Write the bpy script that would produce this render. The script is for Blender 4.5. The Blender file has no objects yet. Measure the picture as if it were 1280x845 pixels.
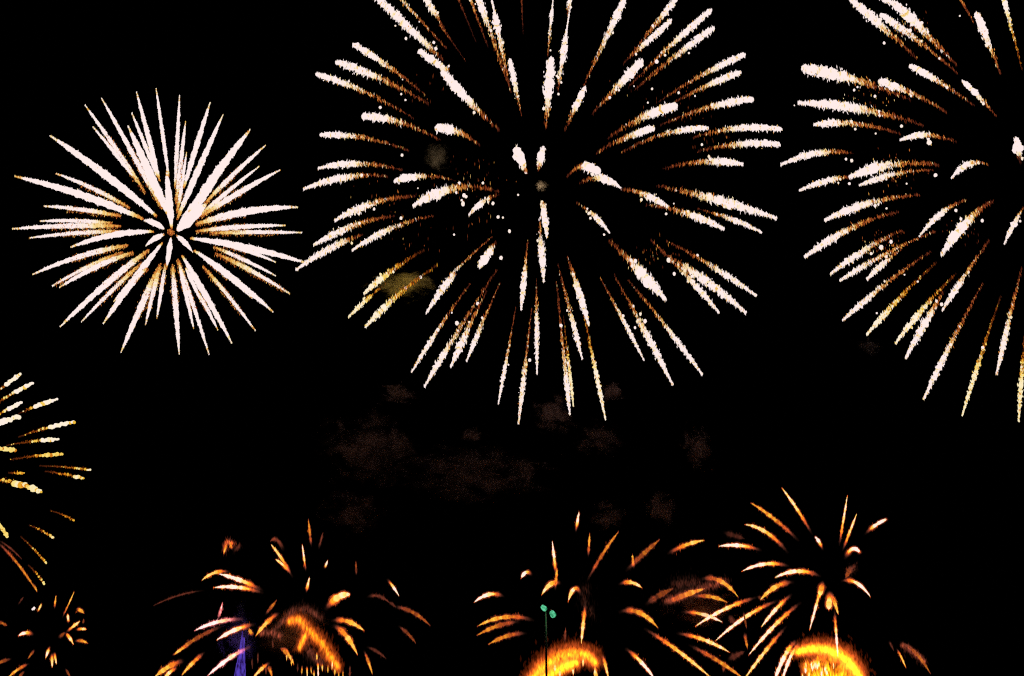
import bpy, math, random
from mathutils import Vector, Matrix

# ------------------------------------------------------------------ camera, sky, exposure
sc = bpy.context.scene
C = sc.collection
W0, H0 = 1280.0, 845.0
FPX = 1372.0
CAM = Vector((0.0, 0.0, 1.6))
PITCH = math.radians(22.0)
cd = bpy.data.cameras.new('camera')
cam = bpy.data.objects.new('camera', cd)
C.objects.link(cam)
cd.sensor_fit = 'HORIZONTAL'
cd.sensor_width = 36.0
cd.lens = 36.0 * FPX / W0
cd.clip_start = 0.1
cd.clip_end = 6000.0
cam.location = CAM
cam.rotation_euler = (math.radians(90) + PITCH, 0, 0)
sc.camera = cam
FWD = Vector((0, math.cos(PITCH), math.sin(PITCH)))
RGT = Vector((1, 0, 0))
UPV = Vector((0, -math.sin(PITCH), math.cos(PITCH)))

world = bpy.data.worlds.new('World')
sc.world = world
world.use_nodes = True
wt = world.node_tree
wt.nodes.clear()
sky = wt.nodes.new('ShaderNodeTexSky')
sky.sky_type = 'NISHITA'
sky.sun_disc = False
sky.sun_elevation = math.radians(-9)      # long after sunset
sky.sun_rotation = math.radians(200)
bg = wt.nodes.new('ShaderNodeBackground')
bg.inputs['Strength'].default_value = 0.004
wo = wt.nodes.new('ShaderNodeOutputWorld')
wt.links.new(sky.outputs[0], bg.inputs[0])
wt.links.new(bg.outputs[0], wo.inputs[0])

sc.view_settings.view_transform = 'Standard'
sc.view_settings.look = 'None'
sc.view_settings.exposure = 0.0
sc.view_settings.gamma = 1.0
sc.view_settings.use_curve_mapping = False
sc.render.engine = 'CYCLES'
sc.cycles.transparent_max_bounces = 160
sc.cycles.volume_bounces = 0
sc.cycles.max_bounces = 4
sc.cycles.use_denoising = False
sc.cycles.filter_width = 1.1

rnd = random.Random(7)
U = rnd.uniform


def at(px, py, depth):
    """the world point seen at photo pixel (px, py) at this distance along the view axis"""
    return CAM + depth * (FWD + (px - W0 / 2) / FPX * RGT - (py - H0 / 2) / FPX * UPV)


# ------------------------------------------------------------------ materials
def lin(c):
    return [((v / 255.0) / 12.92 if v / 255.0 <= 0.04045 else ((v / 255.0 + 0.055) / 1.055) ** 2.4) for v in c]


def heat_material(name, stops, strength=1.0):
    """opaque glowing embers: their temperature (attribute 'heat') decides the colour"""
    m = bpy.data.materials.new(name)
    m.use_nodes = True
    t = m.node_tree
    t.nodes.clear()
    a = t.nodes.new('ShaderNodeAttribute')
    a.attribute_name = 'ember_heat'
    r = t.nodes.new('ShaderNodeValToRGB')
    els = r.color_ramp.elements
    while len(els) > 1:
        els.remove(els[-1])
    for i, (p, c) in enumerate(stops):
        e = els[0] if i == 0 else els.new(p)
        e.position = p
        e.color = lin(c) + [1]
    e = t.nodes.new('ShaderNodeEmission')
    e.inputs['Strength'].default_value = strength
    o = t.nodes.new('ShaderNodeOutputMaterial')
    t.links.new(a.outputs['Fac'], r.inputs[0])
    t.links.new(r.outputs[0], e.inputs[0])
    t.links.new(e.outputs[0], o.inputs[0])
    m.cycles.emission_sampling = 'NONE'
    return m


def glow_material(name, stops, strength=1.0):
    """thin glowing sparks and hot gas: light adds up where many lie behind one another"""
    m = heat_material(name, stops, strength)
    t = m.node_tree
    em = [n for n in t.nodes if n.type == 'EMISSION'][0]
    o = [n for n in t.nodes if n.type == 'OUTPUT_MATERIAL'][0]
    tr = t.nodes.new('ShaderNodeBsdfTransparent')
    ad = t.nodes.new('ShaderNodeAddShader')
    t.links.new(em.outputs[0], ad.inputs[0])
    t.links.new(tr.outputs[0], ad.inputs[1])
    t.links.new(ad.outputs[0], o.inputs[0])
    return m


M_WHITE = heat_material('burning_magnesium', [
    (0.0, (20, 9, 9)), (0.15, (78, 32, 20)), (0.30, (150, 68, 32)), (0.45, (216, 124, 50)),
    (0.58, (236, 180, 84)), (0.72, (248, 224, 160)), (0.86, (255, 236, 222)), (1.0, (255, 236, 233))])
M_GOLD = heat_material('burning_gold', [
    (0.0, (16, 8, 6)), (0.15, (66, 28, 12)), (0.30, (140, 62, 14)), (0.45, (218, 130, 26)),
    (0.58, (242, 190, 58)), (0.75, (250, 224, 128)), (0.88, (255, 240, 205)), (1.0, (255, 238, 228))])
M_GLOW = glow_material('glowing_spark_gas', [
    (0.0, (0, 0, 0)), (0.06, (8, 3, 2)), (0.2, (46, 16, 9)), (0.4, (104, 36, 9)), (0.6, (158, 72, 9)),
    (0.8, (205, 128, 16)), (1.0, (240, 200, 80))])
M_FIRE = glow_material('falling_fire_sparks', [
    (0.0, (6, 1, 0)), (0.2, (44, 11, 2)), (0.4, (86, 38, 2)), (0.6, (124, 78, 3)),
    (0.8, (170, 124, 8)), (1.0, (226, 192, 40))])
M_PINK = glow_material('glowing_pink_gas', [
    (0.0, (10, 3, 4)), (0.2, (46, 18, 20)), (0.5, (128, 60, 58)), (0.8, (205, 140, 130)), (1.0, (250, 220, 210))])


# ------------------------------------------------------------------ mesh collecting
class MB:
    def __init__(s):
        s.v = []
        s.f = []
        s.h = []

    def shard(s, p, d, a, b, heat):
        """a small burning grain drawn out along d"""
        d = d.normalized()
        x = d.orthogonal().normalized()
        y = d.cross(x)
        n = len(s.v)
        r = [b * U(.7, 1.2) for _ in range(4)]
        s.v += [p + d * a * U(.8, 1.2), p - d * a, p + x * r[0], p + y * r[1], p - x * r[2], p - y * r[3]]
        s.h += [heat] * 6
        for i in range(4):
            j = (i + 1) % 4
            s.f.append((n, n + 2 + i, n + 2 + j))
            s.f.append((n + 1, n + 2 + j, n + 2 + i))

    def ball(s, p, r, heat, squash=1.0):
        n = len(s.v)
        seg, rows = 8, 4
        s.v.append(p + Vector((0, 0, r * squash)))
        for i in range(1, rows):
            th = math.pi * i / rows
            for k in range(seg):
                ph = 2 * math.pi * k / seg
                q = r * U(.88, 1.1)
                s.v.append(p + Vector((math.sin(th) * math.cos(ph) * q, math.sin(th) * math.sin(ph) * q, math.cos(th) * q * squash)))
        s.v.append(p - Vector((0, 0, r * squash)))
        last = len(s.v) - 1
        s.h += [heat] * (last - n + 1)
        for k in range(seg):
            k2 = (k + 1) % seg
            s.f.append((n, n + 1 + k, n + 1 + k2))
            for i in range(rows - 2):
                a = n + 1 + i * seg
                s.f.append((a + k, a + seg + k, a + seg + k2, a + k2))
            a = n + 1 + (rows - 2) * seg
            s.f.append((last, a + k2, a + k))

    def tube(s, pts, rad, heat, jit=0.0, seg=8):
        """a closed tube through pts; rad and heat are lists"""
        n0 = len(s.v)
        m = len(pts)
        ref = None
        for i, p in enumerate(pts):
            t = pts[min(i + 1, m - 1)] - pts[max(i - 1, 0)]
            if t.length < 1e-9:
                t = Vector((0, 0, 1))
            t.normalize()
            if ref is None:
                ref = t.orthogonal().normalized()
            x = (ref - t * ref.dot(t)).normalized()
            ref = x
            y = t.cross(x)
            for k in range(seg):
                a = 2 * math.pi * k / seg
                r = rad[i] * (1 + U(-jit, jit))
                s.v.append(p + (x * math.cos(a) + y * math.sin(a)) * r + t * rad[i] * U(-jit, jit) * .5)
                s.h.append(heat[i])
        for i in range(m - 1):
            a = n0 + i * seg
            for k in range(seg):
                k2 = (k + 1) % seg
                s.f.append((a + k, a + k2, a + seg + k2, a + seg + k))
        s.f.append(tuple(range(n0 + seg - 1, n0 - 1, -1)))
        s.f.append(tuple(range(n0 + (m - 1) * seg, n0 + m * seg)))

    def build(s, name, mat, parent=None, smooth=False):
        me = bpy.data.meshes.new(name)
        me.from_pydata([tuple(v) for v in s.v], [], s.f)
        at_ = me.attributes.new('ember_heat', 'FLOAT', 'POINT')
        at_.data.foreach_set('value', [max(0.0, min(1.0, h)) for h in s.h])
        me.materials.append(mat)
        if smooth:
            for p in me.polygons:
                p.use_smooth = True
        o = bpy.data.objects.new(name, me)
        C.objects.link(o)
        if parent is not None:
            o.parent = parent
        return o


def thing(name, label, cat, loc, group=None):
    o = bpy.data.objects.new(name, None)
    C.objects.link(o)
    o.location = loc
    o.empty_display_size = 2
    o['label'] = label
    o['category'] = cat
    if group:
        o['group'] = group
    return o


Z = Vector((0, 0, 1))


class Burst:
    """one shell: stars flying out of a centre in every direction; (cx, cy) and R in photo pixels"""

    def __init__(s, name, label, cat, cx, cy, depth, R, group=None):
        s.cx, s.cy, s.D, s.R = cx, cy, depth, R
        s.k = depth / FPX
        s.root = thing(name, label, cat, at(cx, cy, depth), group)
        s.o = s.root.location.copy()
        s.flip = 1

    def path(s, tail, head, bow, n):
        """points of a trail in the burst's own space; the head lies on the shell's sphere"""
        (tx, ty), (hx, hy) = tail, head
        rh = math.hypot(hx - s.cx, hy - s.cy)
        rt = math.hypot(tx - s.cx, ty - s.cy)
        zh = math.sqrt(max(0.0, s.R ** 2 - rh ** 2)) * .85
        s.flip = -s.flip if rnd.random() < .75 else s.flip
        zt = zh * min(1.0, rt / max(rh, 1.0)) if rt < rh else zh
        mx, my = (tx + hx) / 2, (ty + hy) / 2 - bow
        cxx, cyy = 2 * mx - (tx + hx) / 2, 2 * my - (ty + hy) / 2
        out = []
        for i in range(n + 1):
            u = i / n
            x = (1 - u) ** 2 * tx + 2 * u * (1 - u) * cxx + u * u * hx
            y = (1 - u) ** 2 * ty + 2 * u * (1 - u) * cyy + u * u * hy
            z = s.flip * (zt + (zh - zt) * u) * s.k
            out.append(at(x, y, s.D + z) - s.o)
        return out, s.flip * (zt + zh) * .5 * s.k

    def spark(s, x, y, r=2.0, heat=1.0, mat=None):
        mb = MB()
        r *= .68 if r < 3 else .62
        mb.ball(Vector((0, 0, 0)), r * s.k, heat, U(.95, 1.35))
        for _ in range(int(r * 3)):
            mb.shard(Vector((U(-.7, .7), 0, U(-.8, .6))) * r * s.k, Z, U(.5, .9) * r * s.k, .45 * s.k, heat - U(0, .3))
        o = mb.build('spark', mat or M_WHITE, s.root, True)
        rr = math.hypot(x - s.cx, y - s.cy)
        z = math.sqrt(max(0, s.R ** 2 - rr ** 2)) * s.k * U(-.8, .8)
        o.location = at(x, y, s.D + z) - s.o
        return o

    # ---- a comet: white hot ragged head, gold neck, torn brown ember tail
    def comet(s, tail, head, f, w, bow=0.0, tip=None, hot=1.0, mat=None, tailheat=1.0, bulge=False):
        mat = mat or M_WHITE
        L = math.hypot(head[0] - tail[0], head[1] - tail[1])
        n = max(10, int(L * 1.1))
        P, _ = s.path(tail, head, bow * 1.3, n)
        k = s.k
        side = (P[-1] - P[0]).cross(FWD)
        side = side.normalized() if side.length > 1e-6 else RGT.copy()
        low = head[1] > s.cy + 20
        if .2 < f < 1 and not bulge:
            f += .05
        w = w * (.84 if low else .9)
        hw = w / 2
        if tip is None:
            tip = 'p' if head[1] > s.cy - 40 or rnd.random() < .3 else 'r'

        def prof(v):
            if bulge:
                return max(.16, math.exp(-((v - .35) / .25) ** 2))
            if tip == 'r':
                g = (.5 + .5 * min(1, v / .4)) * (1 - .34 * max(0, (v - .5) / .5))
                return g * (math.sqrt(max(0.05, 1 - ((v - .92) / .08) ** 2)) if v > .92 else 1)
            g = .6 + .4 * min(1, v / .25)
            return g * (1 if v < .35 else max(.26, 1 - ((v - .35) / .65) ** 1.8))
        hd, tl = MB(), MB()
        if f < 1:
            i0 = int(f * n)
            pts, rad, ht = [], [], []
            ph1, ph2 = U(0, 6), U(0, 6)
            for i in range(i0, n + 1):
                v = (i - i0) / max(1, n - i0)
                wob = 1 + .20 * math.sin(i * .43 + ph1) + .16 * math.sin(i * 1.05 + ph2) + U(-.12, .12)
                pts.append(P[i] + (side * math.sin(i * .37 + ph2) * .10 + Z * math.sin(i * .71 + ph1) * .08) * hw * prof(v) * k)
                rad.append(max(.35, hw * prof(v) * .66 * wob) * k)
                ht.append(hot - (.3 * (1 - v / .15) if v < .15 else 0))
                m = .5 + .5 * math.sin(i * .62 + ph1) * math.sin(i * .21 + ph2) + U(-.12, .12)
                brk = (.62 if low else .34) * (1.3 if v < .4 else .8)
                rad[-1] *= 1 - brk * (1 - min(1, max(0, m * 1.25)))
                if m < (.33 if low else .2) and v < .8:
                    ht[-1] -= U(.12, .42)
            hd.tube(pts, rad, ht, .30, 10)
            for _ in range(rnd.randint(3, 6) if low else rnd.randint(1, 4)):      # burning clots dropping from the neck
                j = min(n, max(0, int(n * (f + U(-.16, .24)))))
                c = P[j] + side * rnd.gauss(0, .42) * hw * k + FWD * rnd.gauss(0, .3) * hw * k - Z * U(0, 1.5) * k
                cr = U(.12, .24) * hw + .5
                hd.tube([c + Z * cr * 1.2 * k, c + Z * cr * .5 * k, c - Z * cr * .6 * k, c - Z * cr * 1.5 * k], [.3 * cr * k, cr * k, .9 * cr * k, .2 * cr * k], [hot - U(0, .25)] * 4, .3, 7)
                for _ in range(4):
                    hd.shard(c + side * U(-1, 1) * cr * k, Z, cr * U(.8, 1.8) * k, U(.35, .6) * k, hot - U(.1, .55))
            for i in range(i0, n + 1):          # ragged flames along the edge of the head
                v = (i - i0) / max(1, n - i0)
                r = hw * prof(v)
                gust = .8 + .28 * math.sin(i * .9 + ph1) + .2 * math.sin(i * 2.1 + ph2)
                for _ in range(6):
                    a = U(0, 6.283)
                    off = (side * math.cos(a) + FWD * math.sin(a)) * r * U(.4, .95) * gust * k
                    ln = U(.7, 2.2) * (.55 + .06 * w) * (1.35 if v < .3 else 1)
                    hh = hot - (U(.05, .5) if rnd.random() < (.26 if low else .17) else 0) - (.5 * rnd.random() * (1 - v / .22) if v < .22 else 0)
                    hd.shard(P[i] + off - Z * U(0, .9) * k, Z + Vector((U(-.3, .3), 0, 0)), ln * k, U(.45, .9) * k, hh)
        # neck and ember tail
        iN = int(min(f, 1) * n)
        ember_w = hw * .62
        for i in range(0, iN + 2):
            q = i / max(1, iN)                # 0 at the dim end, 1 at the head
            if i > n:
                break
            clump = .5 + .5 * math.sin(i * .9 + hw) * math.sin(i * .37 + tail[0])
            cnt = (1.6 + 4.2 * q * q) * (.45 + .9 * clump)
            if rnd.random() < .30 * (1 - q) + .06:
                continue
            ew = ember_w * (.28 + .72 * q)
            for _ in range(int(cnt + rnd.random())):
                off = side * rnd.gauss(0, .45) * ew * k + FWD * rnd.gauss(0, .45) * ew * k
                base = (.16 + .40 * q + .24 * max(0, (q - .72) / .28)) * tailheat
                hh = base * U(.5, 1.3) * (.75 + .45 * clump) + (U(.15, .5) * tailheat if rnd.random() < .05 + .10 * q else 0)
                along = (P[min(i + 1, n)] - P[max(i - 1, 0)]).normalized()
                d = Z + along * U(-.2, .5)
                tl.shard(P[i] + off + along * U(-.5, .5) * k, d, U(.9, 2.6) * (.7 + .05 * w) * k, U(.34, .66) * k, hh)
        THR = P[:min(iN, n) + 1]
        if len(THR) > 2:
            tl.tube(THR, [.24 * k] * len(THR), [(.06 + .22 * j / len(THR)) * tailheat for j in range(len(THR))], .3, 3)
        if hd.v:
            o = hd.build('spark_trail', mat, s.root)
            if tl.v:
                tl.build('ember_tail', mat, o)
        else:
            o = tl.build('ember_trail', mat, s.root)
        return o

    # ---- a solid white needle (young burst)
    def needle(s, tail, head, w, bow=0.0, gold=.3):
        L = math.hypot(head[0] - tail[0], head[1] - tail[1])
        n = max(10, int(L * 1.0))
        P, _ = s.path(tail, head, bow, n)
        k = s.k
        hw = w / 2
        side = (P[-1] - P[0]).cross(FWD).normalized()
        mb, em = MB(), MB()
        rad, ht = [], []
        ph = U(0, 6)
        for i in range(n + 1):
            u = i / n
            g = .22 + .78 * min(1, u / .28) ** .8
            if u > .5:
                g *= max(.12, 1 - .55 * (u - .5) / .5 - .40 * max(0, (u - .78) / .22) ** 1.5)
            g *= .80
            g *= 1 + .10 * math.sin(i * .45 + ph) + U(-.07, .07)
            rad.append(max(.3, hw * g * .95) * k)
            h = 1.0 if u > gold else .42 + .58 * (u / max(gold, .01)) + U(-.1, .08)
            if u > .93:
                h = min(h, U(.5, 1.0))
            ht.append(h)
        mb.tube(P, rad, ht, .14, 8)
        for i in range(n + 1):
            u = i / n
            r = rad[i] / k
            for _ in range(4):
                a = U(0, 6.283)
                off = (side * math.cos(a) + FWD * math.sin(a)) * r * U(.6, 1.15) * k
                hh = ht[i] - (U(.1, .4) if rnd.random() < (.10 + .5 * max(0, (gold - u))) else 0)
                mb.shard(P[i] + off, Z + Vector((U(-.3, .3), 0, 0)), U(.6, 1.7) * k, U(.4, .75) * k, hh)
            if u < gold + .25 and rnd.random() < .9:
                for _ in range(3):
                    off = side * U(-1, 1) * (r + 1.6) * k + FWD * U(-1, 1) * r * k - Z * U(0, 2.0) * k
                    em.shard(P[i] + off, Z, U(.7, 2.0) * k, U(.3, .6) * k, U(.15, .62))
        o = mb.build('spark_trail', M_WHITE, s.root)
        if em.v and gold > .15:
            a = P[:max(3, int(n * (gold + .25)))]
            em.tube([p - Z * 1.2 * k for p in a], [.3 * k] * len(a), [.3] * len(a), .3, 3)
            em.build('ember_tail', M_WHITE, o)
        return o

    # ---- a soft streak of the low, golden shells: nested thin gas and a hot core
    def streak(s, tail, head, w, bow=0.0, heat=.7, core=.8, comb=.5, glow=None, tipw=.15, name='spark_trail'):
        L = math.hypot(head[0] - tail[0], head[1] - tail[1])
        n = max(10, int(L * .9))
        P, _ = s.path(tail, head, bow, n)
        k = s.k
        hw = w * .46
        core = min(1, core + .10) if core > 0 else 0
        side = (P[-1] - P[0]).cross(FWD)
        side = side.normalized() if side.length > 1e-6 else RGT.copy()
        mb = MB()
        ph, ph2 = U(0, 6), U(0, 6)
        g, fade = [], []
        for i in range(n + 1):
            u = i / n
            q = .6 + .4 * min(1, u / .3)
            if u > .62:
                q *= max(tipw, 1 - ((u - .62) / .38) ** 1.9)
            q *= .84 * (1 + .16 * math.sin(i * .5 + ph) + .10 * math.sin(i * 1.3 + ph2) + U(-.06, .06))
            g.append(q)
            e = min(1, u / .33)
            fade.append((.03 + .97 * e * e * (3 - 2 * e)) * (1 + .20 * math.sin(i * .8 + ph2) * math.sin(i * .33 + ph)) * (1 - .3 * max(0, (u - .85) / .15)))
        for rr, hh in ((1.15, .16), (.92, .32), (.70, .5), (.48, .62)):
            mb.tube(P, [max(.3, hw * q * rr * (1 + U(-.12, .12))) * k for q in g], [heat * hh * 1.25 * z for z in fade], .10, 8)
        for i in range(n + 1):
            for _ in range(int(4 * comb + rnd.random())):
                off = side * rnd.gauss(0, .5) * hw * g[i] * k + FWD * rnd.gauss(0, .5) * hw * g[i] * k
                mb.shard(P[i] + off, Z + side * U(-.1, .1), U(.8, 2.4) * k, U(.35, .7) * k, heat * U(.3, .8) * fade[i])
        o = mb.build(name, glow or M_GLOW, s.root)
        if core > 0:
            cb = MB()
            a, b = int(n * .28), max(int(n * .28) + 3, int(n * .98))
            b = min(b, n)
            m = b - a
            rad, ht = [], []
            for i in range(a, b + 1):
                v = (i - a) / m
                rad.append(max(.22, hw * .62 * g[i] * min(1, .3 + v * 3)) * k)
                ht.append(core * (.50 + .50 * min(1, v / .45)) * (1 + .10 * math.sin(i * .8 + ph2)) + U(-.06, .05))
            cb.tube(P[a:b + 1], rad, ht, .16, 8)
            for i in range(a, b + 1):
                for _ in range(2):
                    off = side * rnd.gauss(0, .5) * rad[i - a]
                    cb.shard(P[i] + off, Z, U(.5, 1.6) * k, U(.3, .55) * k, ht[i - a] * U(.7, 1.0))
            cb.build('hot_core', M_GOLD if glow is None else M_WHITE, o)
        return o

    # ---- strings of separate glowing beads
    def beads(s, tail, head, f, w, bow=0.0, mat=None, hot=1.0):
        L = math.hypot(head[0] - tail[0], head[1] - tail[1])
        n = max(8, int(L * .8))
        P, _ = s.path(tail, head, bow, n)
        k = s.k
        mb, tl = MB(), MB()
        for i in range(n + 1):
            u = i / n
            lim = w / 2 * 1.15 * (.4 + .6 * min(1, u / max(f, .1))) * (1 if u < .92 else .7)
            if u > f:
                if i % max(1, int(lim * .9)) and rnd.random() < .8:
                    mb.ball(P[i], lim * U(.4, .6) * k, hot - U(.05, .3))
                    continue
                mb.ball(P[i] + Vector((0, 0, U(-.3, .3) * lim * k)), lim * U(.7, 1.1) * k, hot - U(0, .12) - (.3 if rnd.random() < .12 else 0))
            elif rnd.random() < .30 * (u / f) + .05:
                mb.ball(P[i] + Z * U(-.4, .4) * lim * k, lim * U(.4, .75) * k, hot * U(.5, .85), 1.2)
            for _ in range(3):
                q = u / max(f, .1)
                if u <= f + .1:
                    tl.shard(P[i] + (Z * rnd.gauss(0, .4) + RGT * U(-.4, .4)) * lim * k, Z + RGT * U(-.4, .4),
                             U(.6, 1.5) * k, U(.35, .6) * k, (.10 + .35 * q) * U(.6, 1.3))
        a = P[:max(3, int(n * min(1, f)) + 1)]
        tl.tube(a, [.25 * k] * len(a), [.06 + .3 * j / len(a) for j in range(len(a))], .3, 3)
        mb.tube(P, [(.24 if j / n < f else .6) * k for j in range(n + 1)], [.25 if j / n < f else hot * .7 for j in range(n + 1)], .3, 4)
        o = mb.build('spark_trail', mat or M_GOLD, s.root) if mb.v else None
        if tl.v:
            tl.build('ember_tail', mat or M_GOLD, o or s.root)
        return o

    def light(s, power, color, off=(0, 0, 0)):
        ld = bpy.data.lights.new('burst_light', 'POINT')
        ld.energy = power
        ld.color = color
        ld.shadow_soft_size = 0.0
        lo = bpy.data.objects.new('burst_light', ld)
        C.objects.link(lo)
        lo.parent = s.root
        lo.location = off
        return lo


def reg(x0, y0, s):
    """reads a measured point of an enlarged view of the photograph"""
    return lambda x, y: (x0 + x * s, y0 + y * s)


# ------------------------------------------------------------------ the ground
def ground():
    me = bpy.data.meshes.new('ground')
    me.from_pydata([(-3000, -300, 0), (3000, -300, 0), (3000, 5000, 0), (-3000, 5000, 0)], [], [(0, 1, 2, 3)])
    o = bpy.data.objects.new('ground', me)
    C.objects.link(o)
    o['kind'] = 'structure'
    m = bpy.data.materials.new('dark_park_ground')
    m.use_nodes = True
    t = m.node_tree
    b = t.nodes['Principled BSDF']
    b.inputs['Roughness'].default_value = .9
    tc = t.nodes.new('ShaderNodeTexCoord')
    nz = t.nodes.new('ShaderNodeTexNoise')
    nz.inputs['Scale'].default_value = .15
    nz.inputs['Detail'].default_value = 8
    r = t.nodes.new('ShaderNodeValToRGB')
    r.color_ramp.elements[0].color = (.03, .035, .025, 1)
    r.color_ramp.elements[1].color = (.07, .065, .05, 1)
    t.links.new(tc.outputs['Object'], nz.inputs['Vector'])
    t.links.new(nz.outputs[0], r.inputs[0])
    t.links.new(r.outputs[0], b.inputs['Base Color'])
    me.materials.append(m)


ground()


# ------------------------------------------------------------------ violet lit spire
def spire():
    D = 470.0
    top = at(302, 789, D)
    base = Vector((at(304, 845, D).x + .3, top.y, 0))
    root = thing('spire', 'slim violet lit spire rising at the bottom edge between streaks of gold sparks', 'tower', base)
    H = top.z
    h0 = at(304, 845, D).z
    m = bpy.data.materials.new('violet_glow_cladding')
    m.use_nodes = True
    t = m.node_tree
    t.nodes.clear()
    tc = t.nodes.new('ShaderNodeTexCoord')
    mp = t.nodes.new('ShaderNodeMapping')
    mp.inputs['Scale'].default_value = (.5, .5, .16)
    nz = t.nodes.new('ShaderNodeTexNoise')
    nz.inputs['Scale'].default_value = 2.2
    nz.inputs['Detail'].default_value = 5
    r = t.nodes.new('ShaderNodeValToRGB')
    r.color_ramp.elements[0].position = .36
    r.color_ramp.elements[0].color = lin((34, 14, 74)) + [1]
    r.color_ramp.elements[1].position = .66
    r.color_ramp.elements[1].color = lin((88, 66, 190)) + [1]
    e = t.nodes.new('ShaderNodeEmission')  # violet floodlighting is put into the cladding as its own glow
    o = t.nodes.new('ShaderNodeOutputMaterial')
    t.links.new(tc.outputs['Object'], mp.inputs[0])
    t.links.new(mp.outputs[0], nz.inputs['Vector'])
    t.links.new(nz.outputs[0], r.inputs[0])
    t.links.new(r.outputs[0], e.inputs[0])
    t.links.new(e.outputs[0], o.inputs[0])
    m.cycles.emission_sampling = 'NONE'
    k = D / FPX
    # eight sided tapering shaft with shallow set-backs
    levels = [(0, 9.0), (4, 9.0), (4.01, 7.6), (h0 * .6, 5.2), (h0 * .6 + .01, 4.4), (h0 - 1, 7.0 * k * 1.0),
              (h0 + .25 * (H - h0), 5.6 * k), (h0 + .26 * (H - h0), 5.0 * k), (h0 + .55 * (H - h0), 3.4 * k), (h0 + .56 * (H - h0), 2.9 * k),
              (h0 + .85 * (H - h0), 1.4 * k), (H, .15 * k)]
    mb = MB()
    mb.tube([Vector((-.6 * max(0, (z - h0) / (H - h0)), 0, z)) for z, _ in levels], [q for _, q in levels], [1] * len(levels), 0, 8)
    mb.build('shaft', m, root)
    rb = MB()
    for i in range(8):
        a = 2 * math.pi * (i + .5) / 8
        pts = [Vector((math.cos(a) * q * .96, math.sin(a) * q * .96, z)) for z, q in levels[5:11]]
        rb.tube(pts, [.18] * len(pts), [1] * len(pts), 0, 4)
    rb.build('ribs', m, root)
    ld = bpy.data.lights.new('violet_smoke_light', 'POINT')  # added bare lamp in mid air, turns the smoke round the spire violet
    ld.energy = 5200
    ld.color = (.42, .22, 1)
    ld.shadow_soft_size = 0
    lo = bpy.data.objects.new('violet_smoke_light', ld)
    C.objects.link(lo)
    lo.parent = root
    lo.location = (0, -9, h0 + .35 * (H - h0))


spire()


# ------------------------------------------------------------------ pole with two green lamps
def mast():
    D = 42.0
    a = at(682.2, 767, D)
    root = thing('lamp_post', 'thin dark pole carrying two small green lamps in front of a golden dome of sparks', 'lamp post', Vector((a.x, a.y, 0)))
    H = a.z
    pm = bpy.data.materials.new('galvanised_pole')
    pm.use_nodes = True
    t = pm.node_tree
    b = t.nodes['Principled BSDF']
    b.inputs['Metallic'].default_value = 1
    b.inputs['Base Color'].default_value = (.45, .38, .25, 1)
    b.inputs['Roughness'].default_value = .32
    nz = t.nodes.new('ShaderNodeTexNoise')
    nz.inputs['Scale'].default_value = 9
    bp = t.nodes.new('ShaderNodeBump')
    bp.inputs['Strength'].default_value = .15
    t.links.new(nz.outputs[0], bp.inputs['Height'])
    t.links.new(bp.outputs[0], b.inputs['Normal'])
    k = D / FPX
    mb = MB()
    zs = [0, .25, .26, .6, H * .5, H]
    rs = [.16, .16, .075, .07, .052, .036]
    mb.tube([Vector((0, 0, z)) for z in zs], rs, [0] * 6, 0, 16)
    mb.build('pole', pm, root, True)
    p1 = at(679.6, 759.8, D) - root.location
    p2 = at(690.8, 767.4, D) - root.location
    arm = MB()
    d = (p2 - p1).normalized()
    up = Vector((0, 0, -.0))
    arm.tube([p1 + d * .05, (p1 + p2) / 2, p2 - d * .05], [.022] * 3, [0] * 3, 0, 10)
    arm.tube([Vector((0, 0, H - .02)), Vector((0, 0, H + .10))], [.03, .02], [0] * 2, 0, 10)
    arm.build('crossarm', pm, root, True)
    gm = bpy.data.materials.new('green_lamp_glass')
    gm.use_nodes = True
    t = gm.node_tree
    t.nodes.clear()
    e = t.nodes.new('ShaderNodeEmission')
    tc = t.nodes.new('ShaderNodeTexCoord')
    nz = t.nodes.new('ShaderNodeTexNoise')
    nz.inputs['Scale'].default_value = 9
    r = t.nodes.new('ShaderNodeValToRGB')
    r.color_ramp.elements[0].position = .35
    r.color_ramp.elements[0].color = lin((34, 132, 84)) + [1]
    r.color_ramp.elements[1].position = .62
    r.color_ramp.elements[1].color = lin((104, 214, 164)) + [1]
    o = t.nodes.new('ShaderNodeOutputMaterial')
    t.links.new(tc.outputs['Object'], nz.inputs['Vector'])
    t.links.new(nz.outputs[0], r.inputs[0])
    t.links.new(r.outputs[0], e.inputs[0])
    t.links.new(e.outputs[0], o.inputs[0])
    for p, tilt, sz in ((p1, -.75, 1.0), (p2, -.5, 1.1)):
        l = MB()
        ax = Vector((math.sin(tilt), .15, math.cos(tilt)))
        pts = [p + ax * q * sz * k for q in (-4.2, -3.6, -2.0, 0, 2.0, 3.4, 4.0)]
        l.tube(pts, [q * sz * k for q in (1.2, 2.6, 3.4, 3.2, 2.8, 2.2, .8)], [1] * 7, .06, 12)
        lo = l.build('lamp', gm, root, True)
        c = MB()
        c.tube([p + ax * 3.5 * sz * k, p + ax * 4.9 * sz * k], [2.5 * sz * k, .9 * sz * k], [0] * 2, 0, 12)
        c.build('lamp_cap', pm, lo, True)


mast()

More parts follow.
